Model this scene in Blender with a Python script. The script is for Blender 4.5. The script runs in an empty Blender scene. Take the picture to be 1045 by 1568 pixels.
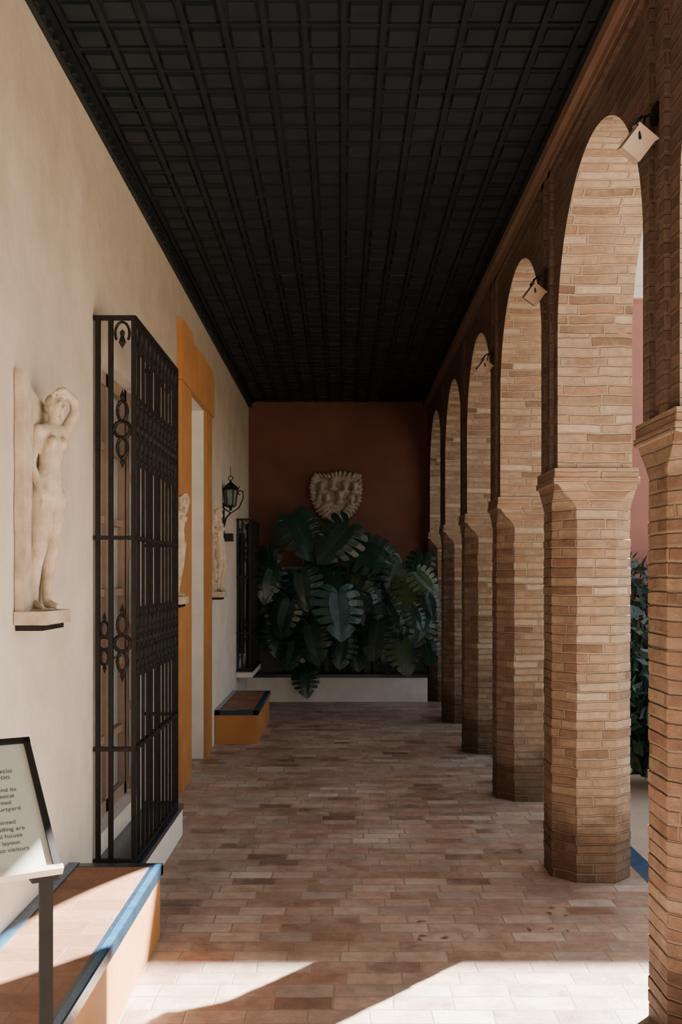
import bpy, bmesh, math, random
from mathutils import Vector, Matrix, Euler
random.seed(7)
scene = bpy.context.scene
D = bpy.data
H = 1.6
XL = -1.216      # left wall plane
XR = 1.13        # arcade corridor plane
XO = 1.52        # arcade outer plane
ZC = 3.895
YB = 12.8
PITCH = 1.85
PY = [3.47 + PITCH*k for k in range(-3, 6)]

# ---------------------------------------------------------------- materials
def new_mat(name, rough=0.7, metallic=0.0, spec=0.5):
    m = D.materials.new(name); m.use_nodes = True
    nt = m.node_tree; b = nt.nodes['Principled BSDF']
    b.inputs['Roughness'].default_value = rough
    b.inputs['Metallic'].default_value = metallic
    b.inputs['Specular IOR Level'].default_value = spec
    return m, nt, b
def N(nt, t, **kw):
    n = nt.nodes.new(t)
    for k, v in kw.items(): setattr(n, k, v)
    return n
def ramp(nt, stops, interp='LINEAR'):
    r = N(nt, 'ShaderNodeValToRGB'); cr = r.color_ramp; cr.interpolation = interp
    while len(cr.elements) < len(stops): cr.elements.new(0.5)
    for e, (p, c) in zip(cr.elements, stops):
        e.position = p; e.color = (*c, 1)
    return r
def mixc(nt, a, b, fac, mode='MIX'):
    m = N(nt, 'ShaderNodeMix'); m.data_type = 'RGBA'; m.blend_type = mode
    if isinstance(fac, (int, float)): m.inputs[0].default_value = fac
    else: nt.links.new(fac, m.inputs[0])
    for s, v in ((6, a), (7, b)):
        if isinstance(v, tuple): m.inputs[s].default_value = (*v, 1)
        else: nt.links.new(v, m.inputs[s])
    return m.outputs[2]
def noise(nt, vec, scale, detail=4, rough=0.6):
    n = N(nt, 'ShaderNodeTexNoise'); n.inputs['Scale'].default_value = scale
    n.inputs['Detail'].default_value = detail; n.inputs['Roughness'].default_value = rough
    if vec is not None: nt.links.new(vec, n.inputs['Vector'])
    return n.outputs['Fac']
def math_n(nt, op, a, b=None, c=None):
    m = N(nt, 'ShaderNodeMath', operation=op)
    for i, v in enumerate((a, b, c)):
        if v is None: continue
        if isinstance(v, (int, float)): m.inputs[i].default_value = v
        else: nt.links.new(v, m.inputs[i])
    return m.outputs[0]
def bump(nt, b, height, strength, dist=0.01, prev=None):
    n = N(nt, 'ShaderNodeBump'); n.inputs['Strength'].default_value = strength
    n.inputs['Distance'].default_value = dist
    nt.links.new(height, n.inputs['Height'])
    if prev: nt.links.new(prev, n.inputs['Normal'])
    nt.links.new(n.outputs[0], b.inputs['Normal']); return n.outputs[0]
def simple(name, c1, c2=None, scale=6, rough=0.7, metallic=0.0, bs=0.1, spec=0.5, detail=5):
    m, nt, b = new_mat(name, rough, metallic, spec)
    tc = N(nt, 'ShaderNodeTexCoord')
    n = noise(nt, tc.outputs['Object'], scale, detail)
    c2 = c2 or tuple(x*0.8 for x in c1)
    r = ramp(nt, [(0.3, c2), (0.7, c1)]); nt.links.new(n, r.inputs[0])
    nt.links.new(r.outputs[0], b.inputs['Base Color'])
    if bs: bump(nt, b, noise(nt, tc.outputs['Object'], scale*5, 4), bs)
    return m

def mixfac(nt, col, k):
    return math_n(nt, 'MULTIPLY', col, k)
def brick_mat(name, stops, mortar, bw, rh, ms, uv=True, rough=0.85, wear=None, bs=0.6, dirt=0.35, rough_var=None, zgrad=None, wob=.012, shift=True, zr=.12):
    m, nt, b = new_mat(name, rough, spec=.3)
    tc = N(nt, 'ShaderNodeTexCoord')
    vec = tc.outputs['UV'] if uv else tc.outputs['Object']
    nz = N(nt, 'ShaderNodeTexNoise'); nz.inputs['Scale'].default_value = 6; nz.inputs['Detail'].default_value = 4; nt.links.new(vec, nz.inputs['Vector'])
    sub = N(nt, 'ShaderNodeVectorMath', operation='SUBTRACT'); nt.links.new(nz.outputs['Color'], sub.inputs[0]); sub.inputs[1].default_value = (.5, .5, .5)
    sc = N(nt, 'ShaderNodeVectorMath', operation='SCALE'); nt.links.new(sub.outputs[0], sc.inputs[0]); sc.inputs['Scale'].default_value = wob
    ad = N(nt, 'ShaderNodeVectorMath', operation='ADD'); nt.links.new(vec, ad.inputs[0]); nt.links.new(sc.outputs[0], ad.inputs[1])
    bv = ad.outputs[0]
    if shift:   # random shift of every course
        sx = N(nt, 'ShaderNodeSeparateXYZ'); nt.links.new(bv, sx.inputs[0])
        row = math_n(nt, 'FLOOR', math_n(nt, 'DIVIDE', sx.outputs[1], rh))
        wn = N(nt, 'ShaderNodeTexWhiteNoise', noise_dimensions='1D'); nt.links.new(row, wn.inputs['W'])
        xx = math_n(nt, 'MULTIPLY_ADD', wn.outputs['Value'], bw, sx.outputs[0])
        cx = N(nt, 'ShaderNodeCombineXYZ'); nt.links.new(xx, cx.inputs[0]); nt.links.new(sx.outputs[1], cx.inputs[1])
        bv = cx.outputs[0]
    br = N(nt, 'ShaderNodeTexBrick'); nt.links.new(bv, br.inputs['Vector'])
    br.inputs['Scale'].default_value = 1; br.inputs['Brick Width'].default_value = bw
    br.inputs['Row Height'].default_value = rh; br.inputs['Mortar Size'].default_value = ms
    br.inputs['Mortar Smooth'].default_value = 0.5
    br.inputs['Color1'].default_value = (0, 0, 0, 1); br.inputs['Color2'].default_value = (1, 1, 1, 1)
    br.inputs['Mortar'].default_value = (.5, .5, .5, 1)
    r = ramp(nt, stops); nt.links.new(br.outputs['Color'], r.inputs[0])
    n1 = noise(nt, vec, 11, 8, .75)
    r1 = ramp(nt, [(0.3, (1-dirt,)*3), (0.7, (1.1, 1.1, 1.1))]); nt.links.new(n1, r1.inputs[0])
    c = mixc(nt, r.outputs[0], r1.outputs[0], 1.0, 'MULTIPLY')
    if wear:
        n2 = noise(nt, vec, 2.3, 8, .75)
        r2 = ramp(nt, [(0.48, (0, 0, 0)), (0.66, (1, 1, 1))]); nt.links.new(n2, r2.inputs[0])
        c = mixc(nt, c, wear[0], mixfac(nt, r2.outputs[0], wear[1]))
    r3 = ramp(nt, [(0.35, (.82, .79, .76)), (0.65, (1.08, 1.08, 1.08))]); nt.links.new(noise(nt, vec, 1.3, 5), r3.inputs[0])
    c = mixc(nt, c, r3.outputs[0], 1.0, 'MULTIPLY')
    c = mixc(nt, c, mortar, br.outputs['Fac'])
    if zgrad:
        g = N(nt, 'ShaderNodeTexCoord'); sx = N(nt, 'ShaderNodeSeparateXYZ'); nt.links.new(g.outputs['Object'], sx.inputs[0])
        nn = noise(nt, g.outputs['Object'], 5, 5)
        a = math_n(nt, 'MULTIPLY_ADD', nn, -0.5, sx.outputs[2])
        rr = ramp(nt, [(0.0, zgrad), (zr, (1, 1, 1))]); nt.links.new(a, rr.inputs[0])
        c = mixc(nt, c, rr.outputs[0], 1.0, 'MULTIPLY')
    nt.links.new(c, b.inputs['Base Color'])
    inv = math_n(nt, 'SUBTRACT', 1, br.outputs['Fac'])
    mm = math_n(nt, 'MULTIPLY_ADD', noise(nt, vec, 40, 6, .7), .9, inv)
    bump(nt, b, mm, bs, 0.006)
    if rough_var:
        rv = ramp(nt, [(0.3, (rough_var[0],)*3), (0.7, (rough_var[1],)*3)]); nt.links.new(noise(nt, vec, 3, 4), rv.inputs[0])
        nt.links.new(rv.outputs[0], b.inputs['Roughness'])
    return m

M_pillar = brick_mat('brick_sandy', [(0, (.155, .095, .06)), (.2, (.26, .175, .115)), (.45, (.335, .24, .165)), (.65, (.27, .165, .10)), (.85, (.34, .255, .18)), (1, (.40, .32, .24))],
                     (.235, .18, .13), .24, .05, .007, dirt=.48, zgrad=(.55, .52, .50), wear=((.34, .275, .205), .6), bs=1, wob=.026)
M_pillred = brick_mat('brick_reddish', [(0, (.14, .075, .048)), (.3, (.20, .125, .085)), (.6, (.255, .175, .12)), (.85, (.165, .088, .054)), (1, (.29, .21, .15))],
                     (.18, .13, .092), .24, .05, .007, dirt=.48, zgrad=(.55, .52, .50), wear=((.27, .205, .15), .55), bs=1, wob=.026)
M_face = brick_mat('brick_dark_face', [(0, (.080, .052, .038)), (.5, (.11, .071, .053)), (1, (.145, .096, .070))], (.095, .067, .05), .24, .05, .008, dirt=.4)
M_floor = brick_mat('floor_tiles', [(0, (.18, .115, .09)), (.15, (.35, .235, .18)), (.3, (.45, .325, .26)), (.45, (.29, .175, .13)), (.58, (.50, .395, .33)), (.7, (.35, .215, .16)), (.82, (.37, .31, .275)), (.92, (.44, .29, .22)), (1, (.54, .47, .42))],
                    (.25, .185, .15), .225, .113, .005, uv=False, rough=.55, wear=((.50, .43, .37), .65), bs=.5, dirt=.48, rough_var=(.28, .58), wob=.018)
M_benchtop = brick_mat('bench_top_brick', [(0, (.19, .088, .05)), (.5, (.26, .13, .075)), (1, (.30, .16, .095))], (.18, .10, .065), .25, .125, .005, uv=False, rough=.6, bs=.3)

def wall_mat():
    m, nt, b = new_mat('limewash_wall', .9, spec=.2)
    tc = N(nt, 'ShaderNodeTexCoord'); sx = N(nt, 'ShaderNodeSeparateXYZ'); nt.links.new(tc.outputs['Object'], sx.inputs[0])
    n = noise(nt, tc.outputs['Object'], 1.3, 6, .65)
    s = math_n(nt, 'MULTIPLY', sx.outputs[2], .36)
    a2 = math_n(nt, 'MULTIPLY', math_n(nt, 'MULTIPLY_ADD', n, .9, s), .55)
    r = ramp(nt, [(0.35, (.70, .665, .60)), (0.60, (.57, .515, .43)), (.95, (.36, .305, .23)), ])  # cream above white; dimming towards the ceiling is light falloff put into colour
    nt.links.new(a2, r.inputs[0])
    n2 = noise(nt, tc.outputs['Object'], 5, 8, .75)
    r2 = ramp(nt, [(.3, (.87, .86, .84)), (.6, (1, 1, 1))]); nt.links.new(n2, r2.inputs[0])
    c = mixc(nt, r.outputs[0], r2.outputs[0], 1.0, 'MULTIPLY')
    nt.links.new(c, b.inputs['Base Color'])
    bump(nt, b, noise(nt, tc.outputs['Object'], 6, 6, .6), .35, .02)
    return m
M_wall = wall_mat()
M_white = simple('white_plaster', (.70, .68, .64), (.60, .58, .53), 5, .85)
M_orange = simple('orange_ochre_paint', (.42, .19, .053), (.33, .145, .042), 4, .75, bs=.2)
M_terra = simple('terracotta_paint', (.14, .054, .034), (.10, .038, .026), 2.2, .85, bs=.2)
M_terra2 = simple('moulding_terracotta', (.15, .087, .058), (.115, .066, .044), 8, .8)
M_dado = simple('dark_green_dado', (.014, .032, .032), (.008, .02, .022), 8, .4)
M_ceil = simple('ceiling_dark_wood', (.0065, .012, .0145), (.004, .0078, .0095), 5, .55, bs=.15, spec=.3)
M_ceil2 = simple('ceiling_batten', (.004, .0076, .0092), (.0028, .0054, .0066), 5, .55, bs=.15, spec=.3)
M_iron = simple('wrought_iron', (.018, .017, .017), (.010, .010, .010), 30, .5, .6, bs=.3)
M_stone = simple('carved_marble', (.56, .48, .37), (.33, .26, .18), 11, .75, bs=.4)
M_stone2 = simple('weathered_stone', (.40, .335, .27), (.21, .17, .13), 14, .85, bs=.6)
M_blue = simple('blue_glazed_tile', (.02, .10, .20), (.010, .045, .10), 14, .2, bs=.1)
M_blued = simple('dark_blue_tile', (.015, .035, .06), (.01, .02, .035), 14, .25, bs=.1)
M_wood = simple('window_wood', (.30, .215, .155), (.22, .155, .11), 9, .6)
M_dark = simple('dark_interior', (.03, .028, .026), None, 3, .9, bs=0)
M_teal = simple('teal_shutter', (.02, .055, .055), (.012, .035, .035), 6, .5)
M_pink = simple('pink_wall', (.44, .20, .165), (.36, .16, .13), 1.5, .9)
M_cream = simple('cream_wall', (.78, .72, .64), (.7, .64, .56), 1.5, .9)
M_ground = simple('courtyard_paving', (.42, .35, .28), (.32, .26, .21), 2, .9)
M_sign = simple('sign_panel', (.54, .58, .50), (.50, .54, .46), 3, .35, bs=0)
M_signframe = simple('sign_metal', (.014, .013, .013), (.010, .010, .010), 20, .6, .0, bs=0, spec=.2)
M_signwood = simple('sign_ledge', (.60, .52, .44), (.52, .44, .36), 10, .6, bs=0)
M_text = simple('sign_ink', (.10, .13, .11), None, 3, .7, bs=0)
M_leafD = simple('monstera_leaf_dark', (.016, .052, .032), (.008, .028, .021), 7, .28, bs=.2)
M_leafM = simple('monstera_leaf_blue', (.045, .10, .085), (.025, .062, .052), 7, .26, bs=.2)
M_leafL = simple('monstera_leaf_light', (.085, .14, .058), (.045, .085, .034), 7, .33, bs=.2)
M_stem = simple('plant_stem', (.05, .07, .03), None, 9, .6)
M_soil = simple('soil', (.035, .022, .015), None, 12, .95, bs=.6)
M_speck = simple('brown_speck', (.16, .10, .065), (.09, .055, .035), 20, .8)
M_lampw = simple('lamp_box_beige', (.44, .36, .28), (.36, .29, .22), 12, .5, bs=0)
M_lamp_shaded = simple('lamp_box_shaded', (.24, .165, .11), (.19, .125, .085), 12, .6, bs=0)  # shaded copy of the beige box, shade put into the colour
m, nt, b = new_mat('lantern_glass', .1); b.inputs['Transmission Weight'].default_value = .6
tc = N(nt, 'ShaderNodeTexCoord'); rr = ramp(nt, [(.3, (.2, .25, .26)), (.7, (.35, .4, .4))]); nt.links.new(noise(nt, tc.outputs['Object'], 20), rr.inputs[0]); nt.links.new(rr.outputs[0], b.inputs['Base Color'])
M_glass = m
M_winglass = simple('window_glass', (.34, .37, .38), (.26, .29, .30), 2, .12, bs=0)

# ---------------------------------------------------------------- mesh builder
class MB:
    def __init__(s): s.v = []; s.f = []; s.uv = []; s.mi = []; s.mats = []
    def mat(s, m):
        if m not in s.mats: s.mats.append(m)
        return s.mats.index(m)
    def face(s, pts, m, uv=None):
        i = len(s.v); s.v += [tuple(p) for p in pts]; s.f.append(tuple(range(i, i+len(pts)))); s.mi.append(s.mat(m))
        if uv is None:
            n = (Vector(pts[1])-Vector(pts[0])).cross(Vector(pts[2])-Vector(pts[0]))
            a = max(range(3), key=lambda k: abs(n[k]))
            uv = [((p[1], p[2]) if a == 0 else (p[0], p[2]) if a == 1 else (p[0], p[1])) for p in pts]
        s.uv.append(uv)
    def box(s, x0, x1, y0, y1, z0, z1, m, skip=''):
        if x0 > x1: x0, x1 = x1, x0
        if y0 > y1: y0, y1 = y1, y0
        P = lambda x, y, z: (x, y, z)
        F = {'-x': [P(x0,y1,z0),P(x0,y0,z0),P(x0,y0,z1),P(x0,y1,z1)], '+x': [P(x1,y0,z0),P(x1,y1,z0),P(x1,y1,z1),P(x1,y0,z1)],
             '-y': [P(x0,y0,z0),P(x1,y0,z0),P(x1,y0,z1),P(x0,y0,z1)], '+y': [P(x1,y1,z0),P(x0,y1,z0),P(x0,y1,z1),P(x1,y1,z1)],
             '-z': [P(x0,y1,z0),P(x1,y1,z0),P(x1,y0,z0),P(x0,y0,z0)], '+z': [P(x0,y0,z1),P(x1,y0,z1),P(x1,y1,z1),P(x0,y1,z1)]}
        for k, f in F.items():
            if k not in skip.split(): s.face(f, m)
    def tube(s, pts, r, m, n=6, closed=False):
        pts = [Vector(p) for p in pts]; L = len(pts); rings = []
        rs = r if isinstance(r, (list, tuple)) else [r]*L
        ref = Vector((0.13, 0.31, 0.94)).normalized()
        for i, p in enumerate(pts):
            if closed: t = pts[(i+1) % L]-pts[i-1]
            else: t = pts[min(i+1, L-1)]-pts[max(i-1, 0)]
            t.normalize()
            rf = ref if abs(t.dot(ref)) < .95 else Vector((1, 0, 0))
            a = t.cross(rf).normalized(); bb = t.cross(a)
            rings.append([p+a*math.cos(2*math.pi*(k+.5)/n)*rs[i]+bb*math.sin(2*math.pi*(k+.5)/n)*rs[i] for k in range(n)])
        for i in range(L if closed else L-1):
            A, B = rings[i], rings[(i+1) % L]
            for k in range(n):
                s.face([A[k], A[(k+1) % n], B[(k+1) % n], B[k]], m)
        if not closed:
            s.face(rings[0][::-1], m); s.face(rings[-1], m)
    def lathe(s, c, prof, m, n=12, axis='z'):
        for (r0, z0), (r1, z1) in zip(prof[:-1], prof[1:]):
            for k in range(n):
                a, b2 = 2*math.pi*k/n, 2*math.pi*(k+1)/n
                q = [(c[0]+r0*math.cos(a), c[1]+r0*math.sin(a), c[2]+z0), (c[0]+r0*math.cos(b2), c[1]+r0*math.sin(b2), c[2]+z0),
                     (c[0]+r1*math.cos(b2), c[1]+r1*math.sin(b2), c[2]+z1), (c[0]+r1*math.cos(a), c[1]+r1*math.sin(a), c[2]+z1)]
                s.face(q, m)
    def extrude_x(s, poly, x0, x1, m):   # poly list of (y,z)
        s.face([(x1, y, z) for y, z in poly], m); s.face([(x0, y, z) for y, z in poly[::-1]], m)
        for i in range(len(poly)):
            a, b2 = poly[i], poly[(i+1) % len(poly)]
            s.face([(x0, *a), (x0, *b2), (x1, *b2), (x1, *a)], m)
    def make(s, name, parent=None, smooth=False, merge=True):
        me = D.meshes.new(name); me.from_pydata(s.v, [], s.f)
        for mm in s.mats: me.materials.append(mm)
        ul = me.uv_layers.new(name='UVMap'); k = 0
        for p, u, mi in zip(me.polygons, s.uv, s.mi):
            p.material_index = mi
            for j, li in enumerate(p.loop_indices): ul.data[li].uv = u[j]
        if merge or smooth:
            bm = bmesh.new(); bm.from_mesh(me); bmesh.ops.remove_doubles(bm, verts=bm.verts, dist=1e-5)
            bmesh.ops.recalc_face_normals(bm, faces=bm.faces); bm.to_mesh(me); bm.free()
        if smooth:
            for p in me.polygons: p.use_smooth = True
        o = D.objects.new(name, me); scene.collection.objects.link(o)
        if parent: o.parent = parent
        return o
def empty(name, loc=(0, 0, 0)):
    e = D.objects.new(name, None); e.location = loc; e.empty_display_size = .1; scene.collection.objects.link(e); return e

# ---------------------------------------------------------------- floor / ground
b_ = MB(); b_.box(XL-.4, XO+.08, -4, YB+.2, -.15, 0, M_floor); b_.make('floor')
b_ = MB(); b_.box(XO+.2, 16, -10, 22, -.15, -.03, M_ground); b_.box(XO+.08, XO+.2, -4, YB+.2, -.15, .0, M_blue); b_.make('courtyard_ground')

# ---------------------------------------------------------------- left wall with openings
W1 = (4.95, 5.90, .30, 2.72); DR = (7.74, 8.62, 0, 3.06); W2 = (11.45, 12.35, .60, 2.18)
b_ = MB()
ops = [W1, DR, W2]
ys = sorted({-4, YB+.2, *[o[0] for o in ops], *[o[1] for o in ops]})
zs = sorted({0, ZC+.2, *[o[2] for o in ops], *[o[3] for o in ops]})
def solid(y, z): return not any(o[0] < y < o[1] and o[2] < z < o[3] for o in ops)
TH = .42
for i in range(len(ys)-1):
    for j in range(len(zs)-1):
        yc, zc = (ys[i]+ys[i+1])/2, (zs[j]+zs[j+1])/2
        if not solid(yc, zc): continue
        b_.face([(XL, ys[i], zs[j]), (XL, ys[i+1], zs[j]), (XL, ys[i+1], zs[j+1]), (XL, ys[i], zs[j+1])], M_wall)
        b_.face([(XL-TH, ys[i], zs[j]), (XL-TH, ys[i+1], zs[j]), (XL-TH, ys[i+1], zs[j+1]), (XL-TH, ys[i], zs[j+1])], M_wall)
for (y0, y1, z0, z1) in ops:
    fs = [[(XL,y0,z0),(XL-TH,y0,z0),(XL-TH,y0,z1),(XL,y0,z1)], [(XL,y1,z0),(XL-TH,y1,z0),(XL-TH,y1,z1),(XL,y1,z1)],
              [(XL,y0,z1),(XL-TH,y0,z1),(XL-TH,y1,z1),(XL,y1,z1)]]
    if z0 > 0: fs.append([(XL,y0,z0),(XL-TH,y0,z0),(XL-TH,y1,z0),(XL,y1,z0)])
    for f in fs: b_.face(f, M_white)
b_.make('wall_left')

def window(name, W, frame, pane):
    y0, y1, z0, z1 = W
    y0 += .004; y1 -= .004; z0 += .004; z1 -= .004
    x = XL-.10
    w = MB()
    for (a, c, d, e) in ((y0, y1, z0, z0+.07), (y0, y1, z1-.07, z1), (y0, y0+.06, z0, z1), (y1-.06, y1, z0, z1), ((y0+y1)/2-.04, (y0+y1)/2+.04, z0, z1)):
        w.box(x-.04, x+.02, a, c, d, e, frame)
    nz = 6
    for k in range(1, nz):
        zz = z0+(z1-z0)*k/nz; w.box(x-.03, x+.012, y0+.05, y1-.05, zz-.02, zz+.02, frame)
    w.box(x-.03, x-.02, y0+.03, y1-.03, z0+.03, z1-.03, pane)
    # casement leaf swung open against the far reveal
    w.box(x+.03, XL-.004, y1-.05, y1-.02, z0+.03, z1-.03, frame)
    for k in range(5):
        a = z0+.08+(z1-z0-.16)*k/5
        w.box(x+.048, XL-.022, y1-.056, y1-.05, a+.03, a+(z1-z0-.16)/5-.03, pane)
    return w.make(name)
window('window_1', W1, M_wood, M_winglass)
window('window_2', W2, M_teal, M_dark)

w = MB(); x = XL-.34
for k in range(6):
    a = DR[0]+.01+(DR[1]-DR[0]-.02)*k/6; w.box(x-.05, x, a+.003, a+(DR[1]-DR[0]-.02)/6-.003, .01, DR[3]-.01, M_white)
for zz in (.3, 1.5, 2.7): w.box(x, x+.025, DR[0]+.03, DR[1]-.03, zz, zz+.14, M_white)
w.lathe((x+.04, DR[0]+.1, 1.1), [(0, -.03), (.025, -.02), (.03, 0), (.025, .02), (0, .03)], M_iron)
w.make('door_1')
w = MB()
x0, x1 = XL+.001, XL+.03
for (a, c, d, e) in ((7.27, 7.74, 0.001, 3.06), (8.62, 8.96, 0.001, 3.06)): w.box(x0, x1, a, c, d, e, M_orange)
w.extrude_x([(7.22, 3.06), (9.03, 3.06), (9.03, 3.40), (8.93, 3.47), (7.95, 3.47), (7.80, 3.44), (7.72, 3.51), (7.22, 3.51)], x0, x1+.012, M_orange)
w.make('trim_5')

# ---------------------------------------------------------------- back wall
w = MB(); w.box(XL-.4, XO+.1, YB, YB+.3, 0, ZC+.2, M_terra); w.make('wall_back')
w = MB(); w.box(XL+.001, XR+.05, YB-.02, YB, .36, 1.7, M_dado); w.box(XL+.001, XR+.05, YB-.028, YB, 1.7, 1.73, M_blued); w.make('trim_1')

# ---------------------------------------------------------------- ceiling
w = MB()
w.box(XL-.4, XO+.1, -4, YB+.2, ZC, ZC+.25, M_ceil)
nb = 13; SP = .185
for k in range(nb+1):
    xx = XL+.07+(1.0-XL-.07)*k/nb
    w.box(xx-.012, xx+.012, -4, YB, ZC-.018, ZC+.001, M_ceil2)
yy = -3.9
while yy < YB:
    w.box(XL, 1.05, yy-.009, yy+.009, ZC-.011, ZC+.0005, M_ceil2)
    yy += SP
yy = -3.9
random.seed(3)
while yy < YB:     # raised panels
    for k in range(nb):
        xa = XL+.07+(1.0-XL-.07)*k/nb
        dz = random.choice((.006, .010, .014, .02))
        w.box(xa+.027, xa+(1.0-XL-.07)/nb-.027, yy+.035, yy+SP-.035, ZC-dz, ZC+.0005, M_ceil)
    yy += SP
w.make('ceiling', merge=False)
w = MB()
w.box(XL, XL+.05, -4, YB, ZC-.05, ZC, M_ceil2)
w.box(XL, XL+.025, -4, YB, ZC-.085, ZC-.05, M_ceil)
yy = -1
while yy < YB: w.box(XL+.025, XL+.045, yy, yy+.03, ZC-.08, ZC-.05, M_ceil2); yy += .09
w.make('trim_2', merge=False)
w = MB()
w.box(1.05, XR, -4, YB, ZC-.035, ZC, M_ceil2)
w.box(1.07, XR, -4, YB, ZC-.09, ZC-.035, M_terra2); w.box(1.10, XR, -4, YB, ZC-.125, ZC-.09, M_terra2)
w.make('trim_3')

# ---------------------------------------------------------------- arcade wall
w = MB()
R = .725; ZS = 2.87; ZT = ZC+.2; Z0 = 2.165
half = PITCH/2-R
for i, yc in enumerate(PY):
    last = i == len(PY)-1
    ya, yb = yc-half, (YB+.05 if last else yc+half)
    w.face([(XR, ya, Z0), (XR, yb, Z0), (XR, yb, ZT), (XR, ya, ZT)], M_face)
    w.face([(XO, ya, Z0), (XO, yb, Z0), (XO, yb, ZT), (XO, ya, ZT)], M_pillar)
    for yj in ((ya,) if last else (ya, yb)):
        w.face([(XR, yj, Z0), (XO, yj, Z0), (XO, yj, ZS), (XR, yj, ZS)], M_pillar)
    w.face([(XR, ya, Z0), (XO, ya, Z0), (XO, yb, Z0), (XR, yb, Z0)], M_pillar)
    if not last:
        cy = yc+PITCH/2; n = 36
        P = [(cy-R*math.cos(math.pi*k/n), ZS+R*math.sin(math.pi*k/n)) for k in range(n+1)]
        for k in range(n):
            (a, za), (c, zc) = P[k], P[k+1]
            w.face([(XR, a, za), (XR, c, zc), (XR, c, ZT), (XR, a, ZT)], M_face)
            w.face([(XO, a, za), (XO, c, zc), (XO, c, ZT), (XO, a, ZT)], M_pillar)
            s0, s1 = ZS+R*math.pi*k/n, ZS+R*math.pi*(k+1)/n
            w.face([(XR, a, za), (XO, a, za), (XO, c, zc), (XR, c, zc)], M_pillar, [(XR, s0), (XO, s0), (XO, s1), (XR, s1)])
w.make('wall_right', merge=False)
w = MB()
for yc in PY[:-1]:
    w.box(XR-.022, XR, yc-.11, yc-.055, Z0, ZC-.12, M_face); w.box(XR-.022, XR, yc+.055, yc+.11, Z0, ZC-.12, M_face)
w.box(XR-.022, XR, -4, YB, ZC-.16, ZC-.125, M_face)
w.make('trim_4', merge=False)

def octo(cx, cy, r, ch):
    return [(cx-r, cy+ch), (cx-r, cy-ch), (cx-ch, cy-r), (cx+ch, cy-r), (cx+r, cy-ch), (cx+r, cy+ch), (cx+ch, cy+r), (cx-ch, cy+r)]
CX = 1.33
for yc in PY:
    w = MB(); rr_ = .210; CH = .102; rnd = random.Random(int(yc*100))
    levels = []
    z = 0
    while z < 1.94:
        j = rnd.uniform(-.0025, .0025); chj = rnd.uniform(-.004, .004)
        levels.append((z+.005, rr_+j, CH+chj)); levels.append((z+.045, rr_+j, CH+chj)); z += .05
        levels.append((z-.002, rr_-.003, CH)); levels.append((z+.002, rr_-.003, CH))
    ztop = z
    levels.insert(0, (0, rr_, CH))
    levels += [(ztop+.02, .211, CH+.004), (ztop+.05, .212, .13), (ztop+.09, .214, .17), (ztop+.13, .218, .20), (ztop+.135, .228, .224),
               (ztop+.165, .228, .224), (ztop+.17, .222, .218), (ztop+.215, .222, .218)]
    rings = [[(x, y, min(zz, 2.165)) for x, y in octo(CX, yc, r, ch)] for (zz, r, ch) in levels]
    per = [0]
    o = octo(CX, yc, rr_, CH)
    for q in range(8):
        a, c = o[q], o[(q+1) % 8]; per.append(per[-1]+math.dist(a, c))
    for A, B in zip(rings[:-1], rings[1:]):
        for q in range(8):
            q2 = (q+1) % 8
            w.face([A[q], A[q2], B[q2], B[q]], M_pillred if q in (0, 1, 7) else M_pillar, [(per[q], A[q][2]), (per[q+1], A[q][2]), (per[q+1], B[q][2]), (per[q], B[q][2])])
    w.face(rings[-1], M_pillar)
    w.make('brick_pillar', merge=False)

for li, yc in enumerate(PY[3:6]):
    ml = M_lampw if li == 0 else M_lamp_shaded
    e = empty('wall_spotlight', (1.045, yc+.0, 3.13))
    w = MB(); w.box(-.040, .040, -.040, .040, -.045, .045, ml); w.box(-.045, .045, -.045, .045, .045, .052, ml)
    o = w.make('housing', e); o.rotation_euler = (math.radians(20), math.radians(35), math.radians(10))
    w = MB(); w.tube([(.02, 0, .03), (.03, 0, .10), (.08, 0, .11)], .006, M_iron)
    w.tube([(.0, -.045, .0), (-.01, -.045, .07), (.02, 0, .10), (-.01, .045, .07), (0, .045, 0)], .005, M_iron)
    w.box(.062, .083, -.03, .03, .08, .14, M_iron)
    w.make('bracket', e)

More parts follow.
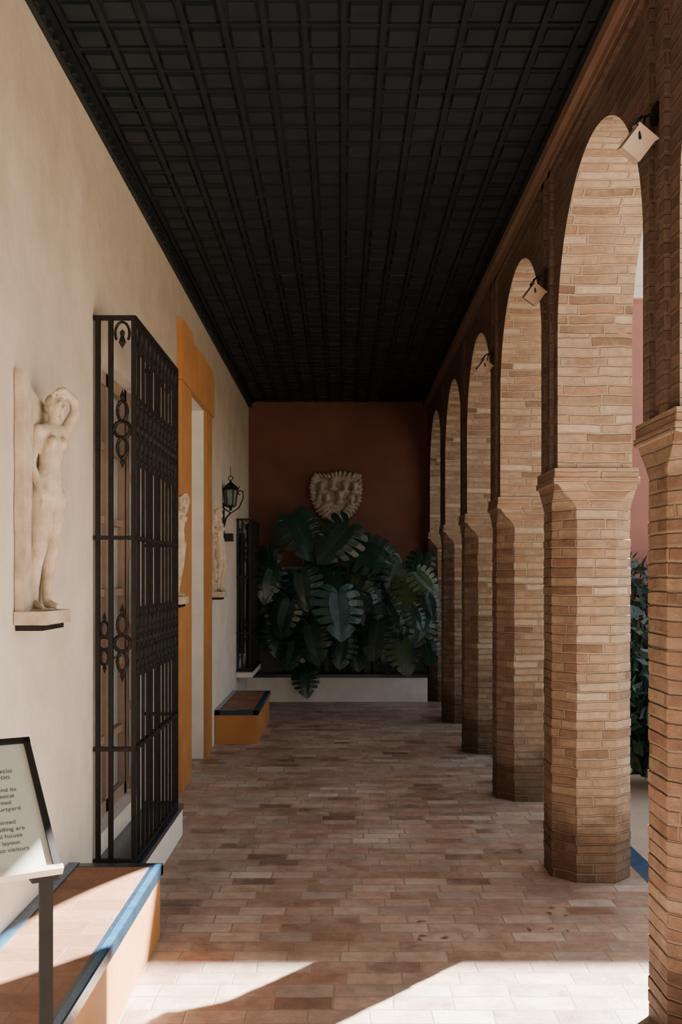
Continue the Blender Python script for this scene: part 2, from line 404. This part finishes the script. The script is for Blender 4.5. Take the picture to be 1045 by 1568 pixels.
# ---------------------------------------------------------------- grilles
def arc_oval(c, hw, hh, n=16, plane='x', off=0):
    pts = []
    for k in range(n):
        a = 2*math.pi*k/n; u = hw*math.sin(a)*(abs(math.sin(a))**.3); v = hh*math.cos(a)
        pts.append((c[0]+(u if plane == 'x' else 0), c[1]+(0 if plane == 'x' else u), c[2]+v))
    return pts
def ring(c, r, n=14, plane='x'):
    return [(c[0]+(r*math.cos(2*math.pi*k/n) if plane == 'x' else 0), c[1]+(0 if plane == 'x' else r*math.cos(2*math.pi*k/n)), c[2]+r*math.sin(2*math.pi*k/n)) for k in range(n)]
def grille(name, y0, y1, xo, z0, z1, hz, rz, step, br=.011, sc=1.0, base=True):
    e = empty(name)
    w = MB(); xw = XL+.004; zh = [z0, *hz, z1]
    def ornament(c, pl, s):
        w.tube(ring(c, .036*s, plane=pl), .009*s, M_iron, closed=True)
        for sg in (1, -1):
            w.tube(arc_oval((c[0], c[1], c[2]+sg*.082*s), .022*s, .046*s, plane=pl), .008*s, M_iron, closed=True)
            w.lathe((c[0], c[1], c[2]+sg*.145*s), [(0, -.03*s), (.012*s, 0), (0, .035*s)], M_iron, 6)
    for yy in (y0, y1):
        for zz in zh:
            w.box(xw, xo+br, yy-br*1.3, yy+br*1.3, zz-.010, zz+.010, M_iron)
        xs = (xw+.02*sc, (xw+xo)/2-.015*sc, xo)
        for xx in xs: w.box(xx-br, xx+br, yy-br, yy+br, z0, z1, M_iron)
        q = (xs[1]+xs[2])/2; q2 = (xs[0]+xs[1])/2
        for zz in rz: ornament((q, yy, zz), 'x', sc*1.1)
        ornament((q2, yy, rz[-1]), 'x', sc*.85)
        w.tube([(q-.035*sc*math.cos(t), yy, z1-.075*sc+.055*sc*math.sin(t)) for t in [math.pi*k/10 for k in range(-2, 13)]], .007*sc, M_iron)
        w.lathe((q, yy, z1-.10*sc), [(0, -.05*sc), (.018*sc, -.02*sc), (.009*sc, .01*sc), (.014*sc, .03*sc), (0, .045*sc)], M_iron, 6)
    n = round((y1-y0)/step)
    for k in range(n+1):
        yy = y0+(y1-y0)*k/n
        w.box(xo-br*.7, xo+br*.7, yy-br*.7, yy+br*.7, z0, z1, M_iron)
        if k < n:
            for zz in rz:
                ornament((xo, yy+step/2, zz), 'y', sc)
            w.tube(arc_oval((xo, yy+step/2, z1-.09*sc), .026*sc, .06*sc, plane='y'), .006*sc, M_iron, closed=True)
    for zz in zh: w.box(xo-br*1.2, xo+br*1.2, y0, y1, zz-.010, zz+.010, M_iron)
    w.make('iron_bars', e, merge=False)
    w = MB()
    if base:
        w.box(xw, xo+.03, y0-.04, y1+.05, 0.001, z0-.045, M_white); w.box(xw, xo+.035, y0-.045, y1+.055, z0-.045, z0-.015, M_blued)
    else:
        w.box(xw, xo+.03, y0-.04, y1+.05, z0-.09, z0-.03, M_white); w.box(xw, xo+.035, y0-.045, y1+.055, z0-.03, z0-.012, M_blued)
    w.make('sill', e)
    return e
grille('window_grille', 4.79, 6.02, -1.017, .21, 2.865, [.757, 1.79], [2.32, 1.274], .112)
grille('window_grille', 11.3, 12.45, -1.06, .53, 2.26, [.95, 1.6], [1.9, .98], .10, sc=.8, base=False)

# ---------------------------------------------------------------- benches
def bench(y0, y1):
    e = empty('tiled_masonry_bench')
    xi, xo, zt = XL+.004, -.795, .325
    w = MB()
    w.box(xi, xo-.012, y0+.012, y1-.012, 0, zt-.045, M_orange)
    w.make('base', e)
    w = MB()
    w.box(xi+.045, xo-.05, y0+.05, y1-.05, zt-.045, zt-.002, M_benchtop); w.make('brick_top', e)
    w = MB()
    w.box(xo-.05, xo, y0, y1, zt-.045, zt-.001, M_blued)
    w.box(xo-.030, xo-.006, y0+.02, y1-.02, zt-.001, zt+.003, M_blue)
    w.box(xi, xo, y1-.05, y1, zt-.045, zt, M_blued); w.box(xi, xo, y0, y0+.05, zt-.045, zt, M_blued)
    w.box(xi+.0, xi+.045, y0, y1, zt-.045, zt+.004, M_blue)
    w.make('blue_tile_edging', e)
bench(2.35, 4.36); bench(9.34, 10.95)

# ---------------------------------------------------------------- sculpted reliefs
SPH_V = []; SPH_F = []
def _sph(u=12, v=8):
    SPH_V.append(Vector((0, 0, 1)))
    for j in range(1, v):
        for i in range(u):
            t, p = math.pi*j/v, 2*math.pi*i/u; SPH_V.append(Vector((math.sin(t)*math.cos(p), math.sin(t)*math.sin(p), math.cos(t))))
    SPH_V.append(Vector((0, 0, -1))); L = len(SPH_V)-1
    for i in range(u):
        SPH_F.append((0, 1+i, 1+(i+1) % u)); SPH_F.append((L, L-u+(i+1) % u, L-u+i))
        for j in range(v-2):
            a, c = 1+j*u, 1+(j+1)*u; SPH_F.append((a+i, c+i, c+(i+1) % u, a+(i+1) % u))
_sph()
class Blob:
    def __init__(s): s.v = []; s.f = []
def eval_mesh(o):
    bpy.context.view_layer.update()
    dg = bpy.context.evaluated_depsgraph_get(); dg.update()
    return D.meshes.new_from_object(o.evaluated_get(dg))
def remesh_object(bl, name, voxel, mat, parent, its=3, scale=(1, 1, 1)):
    me = D.meshes.new(name+'_src'); me.from_pydata([(x*scale[0], y*scale[1], z*scale[2]) for x, y, z in bl.v], [], bl.f)
    o = D.objects.new('tmp', me); scene.collection.objects.link(o)
    md = o.modifiers.new('r', 'REMESH'); md.mode = 'VOXEL'; md.voxel_size = voxel
    ms = o.modifiers.new('s', 'SMOOTH'); ms.factor = .5; ms.iterations = its
    me2 = eval_mesh(o); D.objects.remove(o)
    me2.materials.clear(); me2.materials.append(mat)
    for p in me2.polygons: p.use_smooth = True; p.material_index = 0
    r = D.objects.new(name, me2); scene.collection.objects.link(r); r.parent = parent
    return r
def ell(bl, c, r, rot=(0, 0, 0)):
    mt = Matrix.Translation(c) @ Euler(rot).to_matrix().to_4x4() @ Matrix.Diagonal((*r, 1))
    i = len(bl.v); bl.v += [tuple(mt @ p) for p in SPH_V]; bl.f += [tuple(i+q for q in f) for f in SPH_F]
def limb(bm, pts, rad, flat=1.0):
    """chain of overlapping ellipsoids (fused into one skin by the voxel remesh)"""
    for (p, q, r0, r1) in zip(pts[:-1], pts[1:], rad[:-1], rad[1:]):
        p, q = Vector(p), Vector(q); n = max(2, int((q-p).length/(min(r0, r1)*.35)))
        for k in range(n+1):
            t = k/n; r = r0+(r1-r0)*t; ell(bm, p.lerp(q, t), (r, r*flat, r))
def relief(yc, z0, hgt, mirror=1, ornate=False, yaw=35):
    e = empty('marble_relief_statue', (XL+.003, yc, z0))
    rnd = random.Random(int(yc*10)); poly = []
    wy = .17
    for k in range(8): poly.append((-wy+rnd.uniform(-.006, .006), .05+(hgt-.05)*k/7))
    for k in range(1, 6): poly.append((-wy+2*wy*k/6, hgt+rnd.uniform(-.03, .01)-.02*k))
    for k in range(8): poly.append((wy+rnd.uniform(-.008, .008), hgt-.12-(hgt-.17)*k/7))
    w = MB(); w.extrude_x(poly, 0, .035, M_stone)
    if ornate:
        for k in range(60):
            a = rnd.uniform(-wy+.02, wy-.02); zz = .08+(hgt-.15)*k/60
            w.lathe((.032, a, zz), [(0, -.03), (.022, -.015), (.028, 0), (.02, .018), (0, .03)], M_stone, 7)
    w.make('slab', e)
    w = MB(); w.box(0, .12, -wy-.01, wy-.02, 0, .05, M_stone); w.box(0, .10, -wy+.01, wy-.05, -.022, -.002, M_iron)
    w.make('plinth', e)
    S = hgt*.93; mx = mirror
    def P(x, y, z): return Vector((x*mx+.03*mx*math.sin((z-.5)*4), y, z))
    bm = Blob()
    limb(bm, [P(0, 0, .50), P(0, 0, .56), P(0, -.004, .63), P(0, -.004, .70), P(0, 0, .765)], [.086, .078, .060, .072, .066], .78)
    limb(bm, [P(-.075, 0, .775), P(0, 0, .79), P(.078, 0, .785)], [.034, .040, .034])
    limb(bm, [P(0, 0, .79), P(.012, -.006, .85)], [.032, .028])
    limb(bm, [P(-.045, .0, .49), P(-.052, -.03, .29), P(-.05, .005, .20), P(-.045, .015, .05)], [.066, .042, .040, .021])
    limb(bm, [P(-.045, .01, .03), P(-.052, -.05, .018)], [.021, .014])
    limb(bm, [P(.042, 0, .49), P(.042, -.008, .28), P(.042, .008, .20), P(.038, .015, .05)], [.066, .043, .041, .022])
    limb(bm, [P(.038, .01, .03), P(.045, -.05, .018)], [.021, .014])
    # raised arm folded over the head
    limb(bm, [P(.085, 0, .79), P(.135, -.02, .885), P(.125, -.025, .93)], [.033, .027, .025])
    limb(bm, [P(.125, -.025, .93), P(.03, -.055, .965), P(.0, -.05, .96)], [.025, .017, .015])
    # lowered arm, hand on the thigh
    limb(bm, [P(-.085, 0, .78), P(-.112, .012, .64), P(-.078, -.05, .50)], [.033, .025, .016])
    hc = P(.018, -.012, .895); tilt = (math.radians(12), math.radians(20)*mx, 0)
    ell(bm, hc, (.041, .050, .058), tilt)
    ell(bm, hc+Vector((0, .014, .014)), (.050, .050, .052), tilt)
    ell(bm, hc+Vector((0, .058, .0)), (.026, .026, .026))
    ell(bm, hc+Vector((.0, -.050, -.006)), (.008, .013, .018), tilt)
    ell(bm, hc+Vector((.0, -.044, -.030)), (.014, .008, .006), tilt)
    ell(bm, hc+Vector((.0, -.040, -.046)), (.013, .011, .011), tilt)
    for sg in (-1, 1):
        ell(bm, hc+Vector((sg*.018, -.042, .018)), (.014, .007, .004))
        ell(bm, hc+Vector((sg*.018, -.040, .003)), (.008, .006, .005))
        ell(bm, hc+Vector((sg*.043, 0, -.005)), (.007, .012, .016))
        ell(bm, P(sg*.034, -.046, .735), (.027, .027, .027))
    for fi in range(4):
        ell(bm, P(-.018-.003*(fi % 2), -.055+.009*fi, .955-.004*fi), (.018, .005, .005))
        ell(bm, P(-.082+.009*fi, -.060, .465-.003*(fi % 3)), (.005, .005, .020))
    ell(bm, P(-.01, -.06, .945), (.008, .005, .005)); ell(bm, P(-.055, -.058, .485), (.005, .005, .013))
    # tree trunk support
    limb(bm, [P(-.105, .035, .0), P(-.10, .035, .2), P(-.09, .03, .42)], [.032, .026, .022])
    o = remesh_object(bm, 'figure', .0045, M_stone, e, scale=(S*.84, S*.95, S))
    o.rotation_euler = (0, 0, math.radians(90-yaw)); o.location = (.070, -.0, .050)
    return e
relief(3.80, 1.42, .95, 1)
relief(9.15, 1.41, .86, -1, ornate=True, yaw=20)
relief(6.85, 1.41, .80, 1, yaw=20)

# back wall tondo
e = empty('carved_stone_relief', (-.075, YB-.003, 2.63))
bm = Blob()
outl = [(-.31, .24), (-.27, .31), (-.1, .30), (.05, .335), (.25, .31), (.33, .29), (.335, .1), (.32, -.05), (.24, -.2), (.12, -.29), (0, -.34), (-.13, -.29), (-.25, -.18), (-.32, -.02), (-.335, .12)]
n = len(outl)
bm.v += [(x, 0, z) for x, z in outl]+[(x, -.06, z) for x, z in outl]
bm.f += [tuple(range(n)), tuple(range(2*n-1, n-1, -1))]+[(i, n+i, n+(i+1) % n, (i+1) % n) for i in range(n)]
for i in range(len(outl)):
    for t in (0, .33, .66):
        a, c = outl[i], outl[(i+1) % len(outl)]; x, z = a[0]+(c[0]-a[0])*t, a[1]+(c[1]-a[1])*t
        ang = math.atan2(z, x); ell(bm, (x*.93, -.07, z*.93), (.045, .03, .017), (0, -ang, 0))
def headb(x, z, r, t=0):
    ell(bm, (x, -.10, z), (r, r*1.0, r*1.25), (0, t, 0)); ell(bm, (x, -.09, z+r*.5), (r*1.25, r, r))
    ell(bm, (x, -.10-r*1.0, z-r*.1), (r*.18, r*.3, r*.35)); ell(bm, (x, -.10-r*.85, z-r*.6), (r*.3, r*.2, r*.12))
    ell(bm, (x, -.08, z-r*1.7), (r*1.35, r*.8, r*.8))
for (x, z, r) in ((-.19, .14, .042), (-.04, .19, .045), (.12, .15, .045), (.24, .14, .04), (-.12, -.01, .045), (.05, .02, .048), (.20, -.03, .042), (-.22, .0, .035)): headb(x, z, r)
for k in range(11):
    a = math.radians(200+k*14); ell(bm, (.19*math.cos(a)+.01, -.075, .20*math.sin(a)-.06), (.07, .03, .020), (0, -a, 0))
remesh_object(bm, 'carving', .008, M_stone2, e, 1)

# ---------------------------------------------------------------- lantern
e = empty('wall_lantern', (XL+.006, 10.0, 2.4))
w = MB()
c = (.075, 0, .0)
w.lathe(c, [(.0, -.13), (.018, -.12), (.012, -.10), (.05, -.085), (.055, -.075)], M_iron, 6)
w.lathe(c, [(.075, .085), (.085, .095), (.055, .13), (.03, .15), (.012, .165), (.012, .18), (0, .185)], M_iron, 6)
for k in range(6):
    a = math.pi*k/3; w.tube([(c[0]+.052*math.cos(a), .052*math.sin(a), -.08), (c[0]+.075*math.cos(a), .075*math.sin(a), .09)], .006, M_iron)
    a2 = a; w.tube([(c[0]+.08*math.cos(a2), .08*math.sin(a2), .095), (c[0]+.09*math.cos(a2), .09*math.sin(a2), .125)], .005, M_iron)
w.tube(ring((c[0], 0, .205), .022, plane='x'), .005, M_iron, closed=True)
w.tube([(c[0], 0, .22), (c[0], 0, .32)], .003, M_iron)
w.tube([(0.0, 0, -.32), (.03, 0, -.2), (.075, 0, -.15)], .009, M_iron)
w.tube([(.0, 0, -.10), (.08, 0, -.15), (.16, 0, -.10), (.205, 0, .0), (.20, 0, .07), (.165, 0, .08), (.15, 0, .05), (.17, 0, .035)], .007, M_iron)
w.box(-.004, .012, -.03, .03, -.42, -.05, M_iron)
w.box(0, .1, -.04, .04, -.44, -.36, M_iron)
w.make('iron_frame', e)
w = MB(); w.lathe(c, [(.046, -.075), (.068, .085)], M_glass, 6); w.make('glass', e)

# ---------------------------------------------------------------- planter + monstera
e = empty('raised_planter')
w = MB(); w.box(XL+.003, XR-.03, 12.52, 12.60, 0, .31, M_white); w.box(XL+.003, XR-.03, 12.51, 12.62, .31, .35, M_blued)
w.make('masonry_front', e)
w = MB(); w.box(XL+.003, XR-.03, 12.60, YB-.003, 0, .30, M_soil); w.make('soil_bed', e)

HALF = [(0.03, -.10), (.16, -.20), (.33, -.19), (.46, -.06), (.53, .12), (.52, .31), (.45, .50), (.33, .68), (.18, .85), (0, 1.0)]
def hp(u):
    u = max(0, min(.9999, u))*(len(HALF)-1); i = int(u); t = u-i
    a, b2 = HALF[i], HALF[i+1]; return Vector((a[0]+(b2[0]-a[0])*t, a[1]+(b2[1]-a[1])*t))
def leaf_faces(w, M, L, mat, rnd, droop):
    slits = [0, .27, .40, .52, .64, .76, 1.0]
    FI = .40
    def pos(x, y, lb=0):
        z = .25*abs(x)-.9*x*x-droop*y*y+lb
        return M @ Vector((x*L, y*L, z*L))
    for sg in (-1, 1):
        for k in range(len(slits)-1):
            u0, u1 = slits[k], slits[k+1]
            m0, m1 = Vector((0, max(0, (u0-.25)*1.15))), Vector((0, max(0, (u1-.25)*1.15)))
            if k == 0: m1 = Vector((0, .02))
            g = .017 if k else 0.0
            g1 = .017 if k < len(slits)-2 else 0.0
            lob = rnd.uniform(-.02, .02)
            A, B = hp(u0+g), hp(u1-g1)
            s0 = m0+(hp(u0)-m0)*(FI if k else .1); s1 = m1+(hp(u1)-m1)*(FI if k < len(slits)-2 else 1.0)
            mid = (m0+m1)/2
            outer = []
            for t in (0.0, .12, .3, .5, .7, .88, 1.0):
                q = hp(u0+g+(u1-g1-u0-g)*t); bul = 1+.05*math.sin(math.pi*t)
                if t in (0.0, 1.0): q = mid+(q-mid)*.90
                outer.append(mid+(q-mid)*bul)
            inner = [s0, s0.lerp(s1, .12)+(outer[1]-s0)*.08]+[s0.lerp(s1, t) for t in (.3, .5, .7)]+[s0.lerp(s1, .88)+(outer[5]-s1)*.08, s1]
            def T(v): return pos(v.x*sg, v.y, lob*min(1, (v-mid).length*2))
            polys = [[m0, m1, s1, s0]] if (m0-m1).length > 1e-4 else [[m0, s1, s0]]
            for i in range(6):
                c1 = inner[i].lerp(outer[i], .55); c2 = inner[i+1].lerp(outer[i+1], .55)
                polys.append([inner[i], inner[i+1], c2, c1]); polys.append([c1, c2, outer[i+1], outer[i]])
            for poly in polys:
                pts = [T(v) for v in poly]
                w.face(pts if sg > 0 else pts[::-1], mat)
    w.tube([M @ Vector((0, y*L, -droop*y*y*L+.003)) for y in (0, .3, .6, .95)], [.005, .004, .003, .002], M_leafL, 4)
e = empty('monstera_plant')
w = MB(); st = MB(); rnd = random.Random(11)
def add_leaf(px, py, size, Y, mat, ang=None, stem=True):
    X = (px-523.6)*Y/1500; Z = H-(py-883)*Y/1500; L = size*Y/1500
    X = max(-1.05, min(1.25, X))
    a = rnd.uniform(-.7, .7) if ang is None else ang
    d = Vector((math.sin(a), -.35+rnd.uniform(-.2, .2), -math.cos(a))).normalized()
    n = Vector((rnd.uniform(-.4, .4), -1, .45+rnd.uniform(-.3, .45)))
    xax = d.cross(n).normalized(); n = xax.cross(d).normalized()
    base = Vector((X, Y, Z))-d*L*.45
    M = Matrix.Translation(base) @ Matrix((xax, d, n)).transposed().to_4x4()
    leaf_faces(w, M, L, mat, rnd, rnd.uniform(.05, .3))
    if stem:
        r0 = Vector((base.x*.75+rnd.uniform(-.1, .1), 12.68, .301))
        pts = []
        for k in range(9):
            t = k/8; p = r0.lerp(base, t); p.z += .35*math.sin(math.pi*t)*(1 if base.z > .6 else .6); p.y -= .05*math.sin(math.pi*t); pts.append(p)
        st.tube(pts, [.014-.007*k/8 for k in range(9)], M_stem, 5)
LV = [(465, 822, 76, 12.1, 'D', .5), (512, 832, 74, 11.95, 'D', -.7), (582, 848, 76, 12.0, 'D', 1.2), (413, 895, 54, 12.2, 'D', -.2), (465, 905, 60, 12.1, 'D', .2),
      (521, 942, 78, 11.7, 'M', .1), (435, 948, 60, 12.1, 'D', -.3), (500, 872, 56, 12.3, 'D', .5), (548, 893, 58, 12.2, 'D', -.3), (632, 918, 66, 11.6, 'L', .1),
      (655, 892, 46, 11.4, 'L', .8), (608, 885, 52, 11.9, 'M', -.3), (480, 985, 64, 11.9, 'D', .2), (523, 1000, 48, 12.0, 'D', -.1), (562, 930, 62, 12.1, 'D', .3),
      (575, 978, 62, 11.9, 'D', -.2), (620, 1008, 52, 11.6, 'L', .2), (645, 965, 50, 11.5, 'M', -.3), (662, 930, 42, 11.3, 'D', .2), (415, 925, 52, 12.3, 'D', .4),
      (448, 998, 54, 12.1, 'D', -.5), (603, 952, 56, 12.0, 'D', .4), (548, 1005, 46, 12.1, 'D', .1), (469, 1048, 40, 12.3, 'D', .1), (592, 1010, 44, 12.0, 'D', .0),
      (412, 858, 40, 12.3, 'D', .1), (640, 868, 44, 11.8, 'D', -.4), (530, 905, 52, 12.2, 'M', .6), (490, 935, 54, 12.2, 'D', -.4), (655, 1000, 42, 11.5, 'D', .2), (425, 985, 48, 12.3, 'D', .2),
      (640, 945, 38, 11.4, 'M', .5)]
mm_ = {'D': M_leafD, 'M': M_leafM, 'L': M_leafL}
for (a, c, s, Y, k, an) in LV: add_leaf(a, c, s, Y, mm_[k], an)
for k in range(22):
    add_leaf(rnd.uniform(405, 650), rnd.uniform(880, 960), rnd.uniform(42, 56), 12.4, M_leafD, stem=(k % 3 == 0))
w.make('leaves', e, smooth=False, merge=False); st.make('stems', e, smooth=True)

# ---------------------------------------------------------------- information lectern
e = empty('information_lectern', (-.588, 2.02, .998)); e.rotation_euler = (0, 0, math.radians(30))
tl = math.radians(37)
pv = empty('tilted_head'); pv.parent = e; pv.rotation_euler = (tl, 0, 0)
Wd, Lh = .56, .36
w = MB(); w.box(-Wd, 0, 0, Lh, -.004, .004, M_sign); w.make('printed_panel', pv)
w = MB()
for a in ((-Wd-.01, -Wd+.006, 0, Lh), (-.007, .007, 0, Lh+.01), (-Wd, .008, Lh-.005, Lh+.010)): w.box(*a, -.014, .010, M_signframe)
w.box(-Wd, 0, 0, Lh, -.014, -.006, M_signframe)
w.extrude_x([(0, -.012), (Lh, -.012), (Lh*.72, -.045), (Lh*.35, -.05)], -.01, .007, M_signframe)
w.make('metal_frame', pv)
w = MB(); w.box(-Wd-.01, .012, -.008, .004, -.010, .010, M_signwood); w.make('ledge', pv)
lines = ["Casa palacio", "Galeria del patio", "", "The arcade gallery and its", "collection of classical", "reliefs surround the planted", "main courtyard", "", "Brick pillars and pointed", "coffered timber ceiling are", "part of the original house", "and garden layout", "open to visitors"]
for i, t in enumerate(lines):
    if not t: continue
    cu = D.curves.new('text', 'FONT'); cu.body = t; cu.size = .015 if i > 1 else .018; cu.align_x = 'RIGHT'; cu.extrude = .0002
    o = D.objects.new('text_line', cu); scene.collection.objects.link(o); o.parent = pv; o.location = (-.045-.008*(i % 3), Lh-.09-.018*i, .0048)
    cu.materials.append(M_text)
w = MB()
w.box(-.027, .000, .03, .042, -.996, -.012, M_signframe); w.box(-.045, .01, .02, .052, -.03, -.014, M_signframe); w.box(-.11, .09, -.06, .14, -.998, -.98, M_signframe)
w.make('post', e)

# ---------------------------------------------------------------- small brown specks on the floor
w = MB(); rnd = random.Random(5)
for k in range(12):
    if k < 6: x, y = .95+rnd.uniform(-.1, .12), 4.55+rnd.uniform(-.2, .2)
    else: x, y = .43+rnd.uniform(-.12, .12), 4.4+rnd.uniform(-.1, .15)
    a = rnd.uniform(0, 6.28); l = rnd.uniform(.012, .026); d = Vector((math.cos(a), math.sin(a), 0)); n = Vector((-d.y, d.x, 0))*.3
    c0 = Vector((x, y, .002)); up = Vector((0, 0, .006))
    w.face([c0-d*l, c0+n*l+up, c0+d*l+up*.5], M_speck); w.face([c0-d*l, c0+d*l+up*.5, c0-n*l+up*.3], M_speck)
w.make('floor_specks')

# ---------------------------------------------------------------- courtyard
w = MB(); w.box(XO+.1, 16, 13.1, 14, -.05, 5.4, M_pink); w.box(XO+.1, 16, 13.1, 14, 5.4, 9.6, M_cream)
w.box(-4, XO+.1, 13.11, 14, ZC+.2, 9.6, M_cream)
w.box(XO, 16, 13.0, 13.1, 5.3, 5.45, M_cream); w.box(XO, 16, 12.95, 14.1, 9.5, 9.64, M_terra2)
w.make('wall_courtyard')
def shrub(x, y, r, h, seed, cnt=1600):
    rnd = random.Random(seed); w = MB()
    w.tube([(x, y, -.03), (x+.03, y, h*.5), (x, y+.03, h*.8)], [.04, .03, .015], M_stem)
    for k in range(cnt):
        u = Vector((rnd.gauss(0, 1), rnd.gauss(0, 1), rnd.gauss(0, 1))).normalized()*rnd.uniform(.4, 1)
        c0 = Vector((x+u.x*r, y+u.y*r, h*.5+u.z*h*.5)); l = rnd.uniform(.06, .13)
        c0.z = max(c0.z, .1)
        d = Vector((rnd.gauss(0, 1), rnd.gauss(0, 1), rnd.gauss(-.3, 1))).normalized(); n = d.orthogonal().normalized()*l*.4
        w.face([c0-d*l, c0+n, c0+d*l, c0-n], M_leafD)
    w.make('courtyard_shrub', merge=False)
shrub(3.3, 11.6, .8, 1.9, 1); shrub(4.6, 11.4, .8, 1.8, 2); shrub(2.75, 9.2, .6, 1.3, 3); shrub(2.5, 7.6, .45, .8, 4, 900)

# ---------------------------------------------------------------- light
az = Vector((-.67, -.742)); el = math.radians(38.6)
d = Vector((az.x*math.cos(el), az.y*math.cos(el), -math.sin(el)))
L = D.lights.new('sun', 'SUN'); L.energy = 105; L.angle = math.radians(.55); L.color = (1, .94, .85)
o = D.objects.new('sun', L); scene.collection.objects.link(o); o.rotation_euler = d.to_track_quat('-Z', 'Y').to_euler(); o.location = (6, 10, 12)
wd = D.worlds.new('world'); scene.world = wd; wd.use_nodes = True; nt = wd.node_tree
bg = nt.nodes['Background']; sky = N(nt, 'ShaderNodeTexSky'); sky.sky_type = 'NISHITA'; sky.sun_disc = False
sky.sun_elevation = el; sky.sun_rotation = math.atan2(.67, .742); sky.air_density = 1.2; sky.dust_density = 2.0
hs = N(nt, 'ShaderNodeHueSaturation'); hs.inputs['Saturation'].default_value = .5; nt.links.new(sky.outputs[0], hs.inputs['Color'])
mx = mixc(nt, hs.outputs[0], (1.0, .97, .91), 1.0, 'MULTIPLY'); nt.links.new(mx, bg.inputs[0]); bg.inputs[1].default_value = .33

# ---------------------------------------------------------------- camera
cam = D.cameras.new('camera'); co = D.objects.new('camera', cam); scene.collection.objects.link(co)
co.location = (0, 0, H); co.rotation_euler = (math.pi/2, 0, 0)
cam.sensor_fit = 'VERTICAL'; cam.sensor_height = 36; cam.lens = 1500/1568*36; cam.shift_y = 99/1568; cam.shift_x = -.0006
cam.clip_start = .05
scene.camera = co
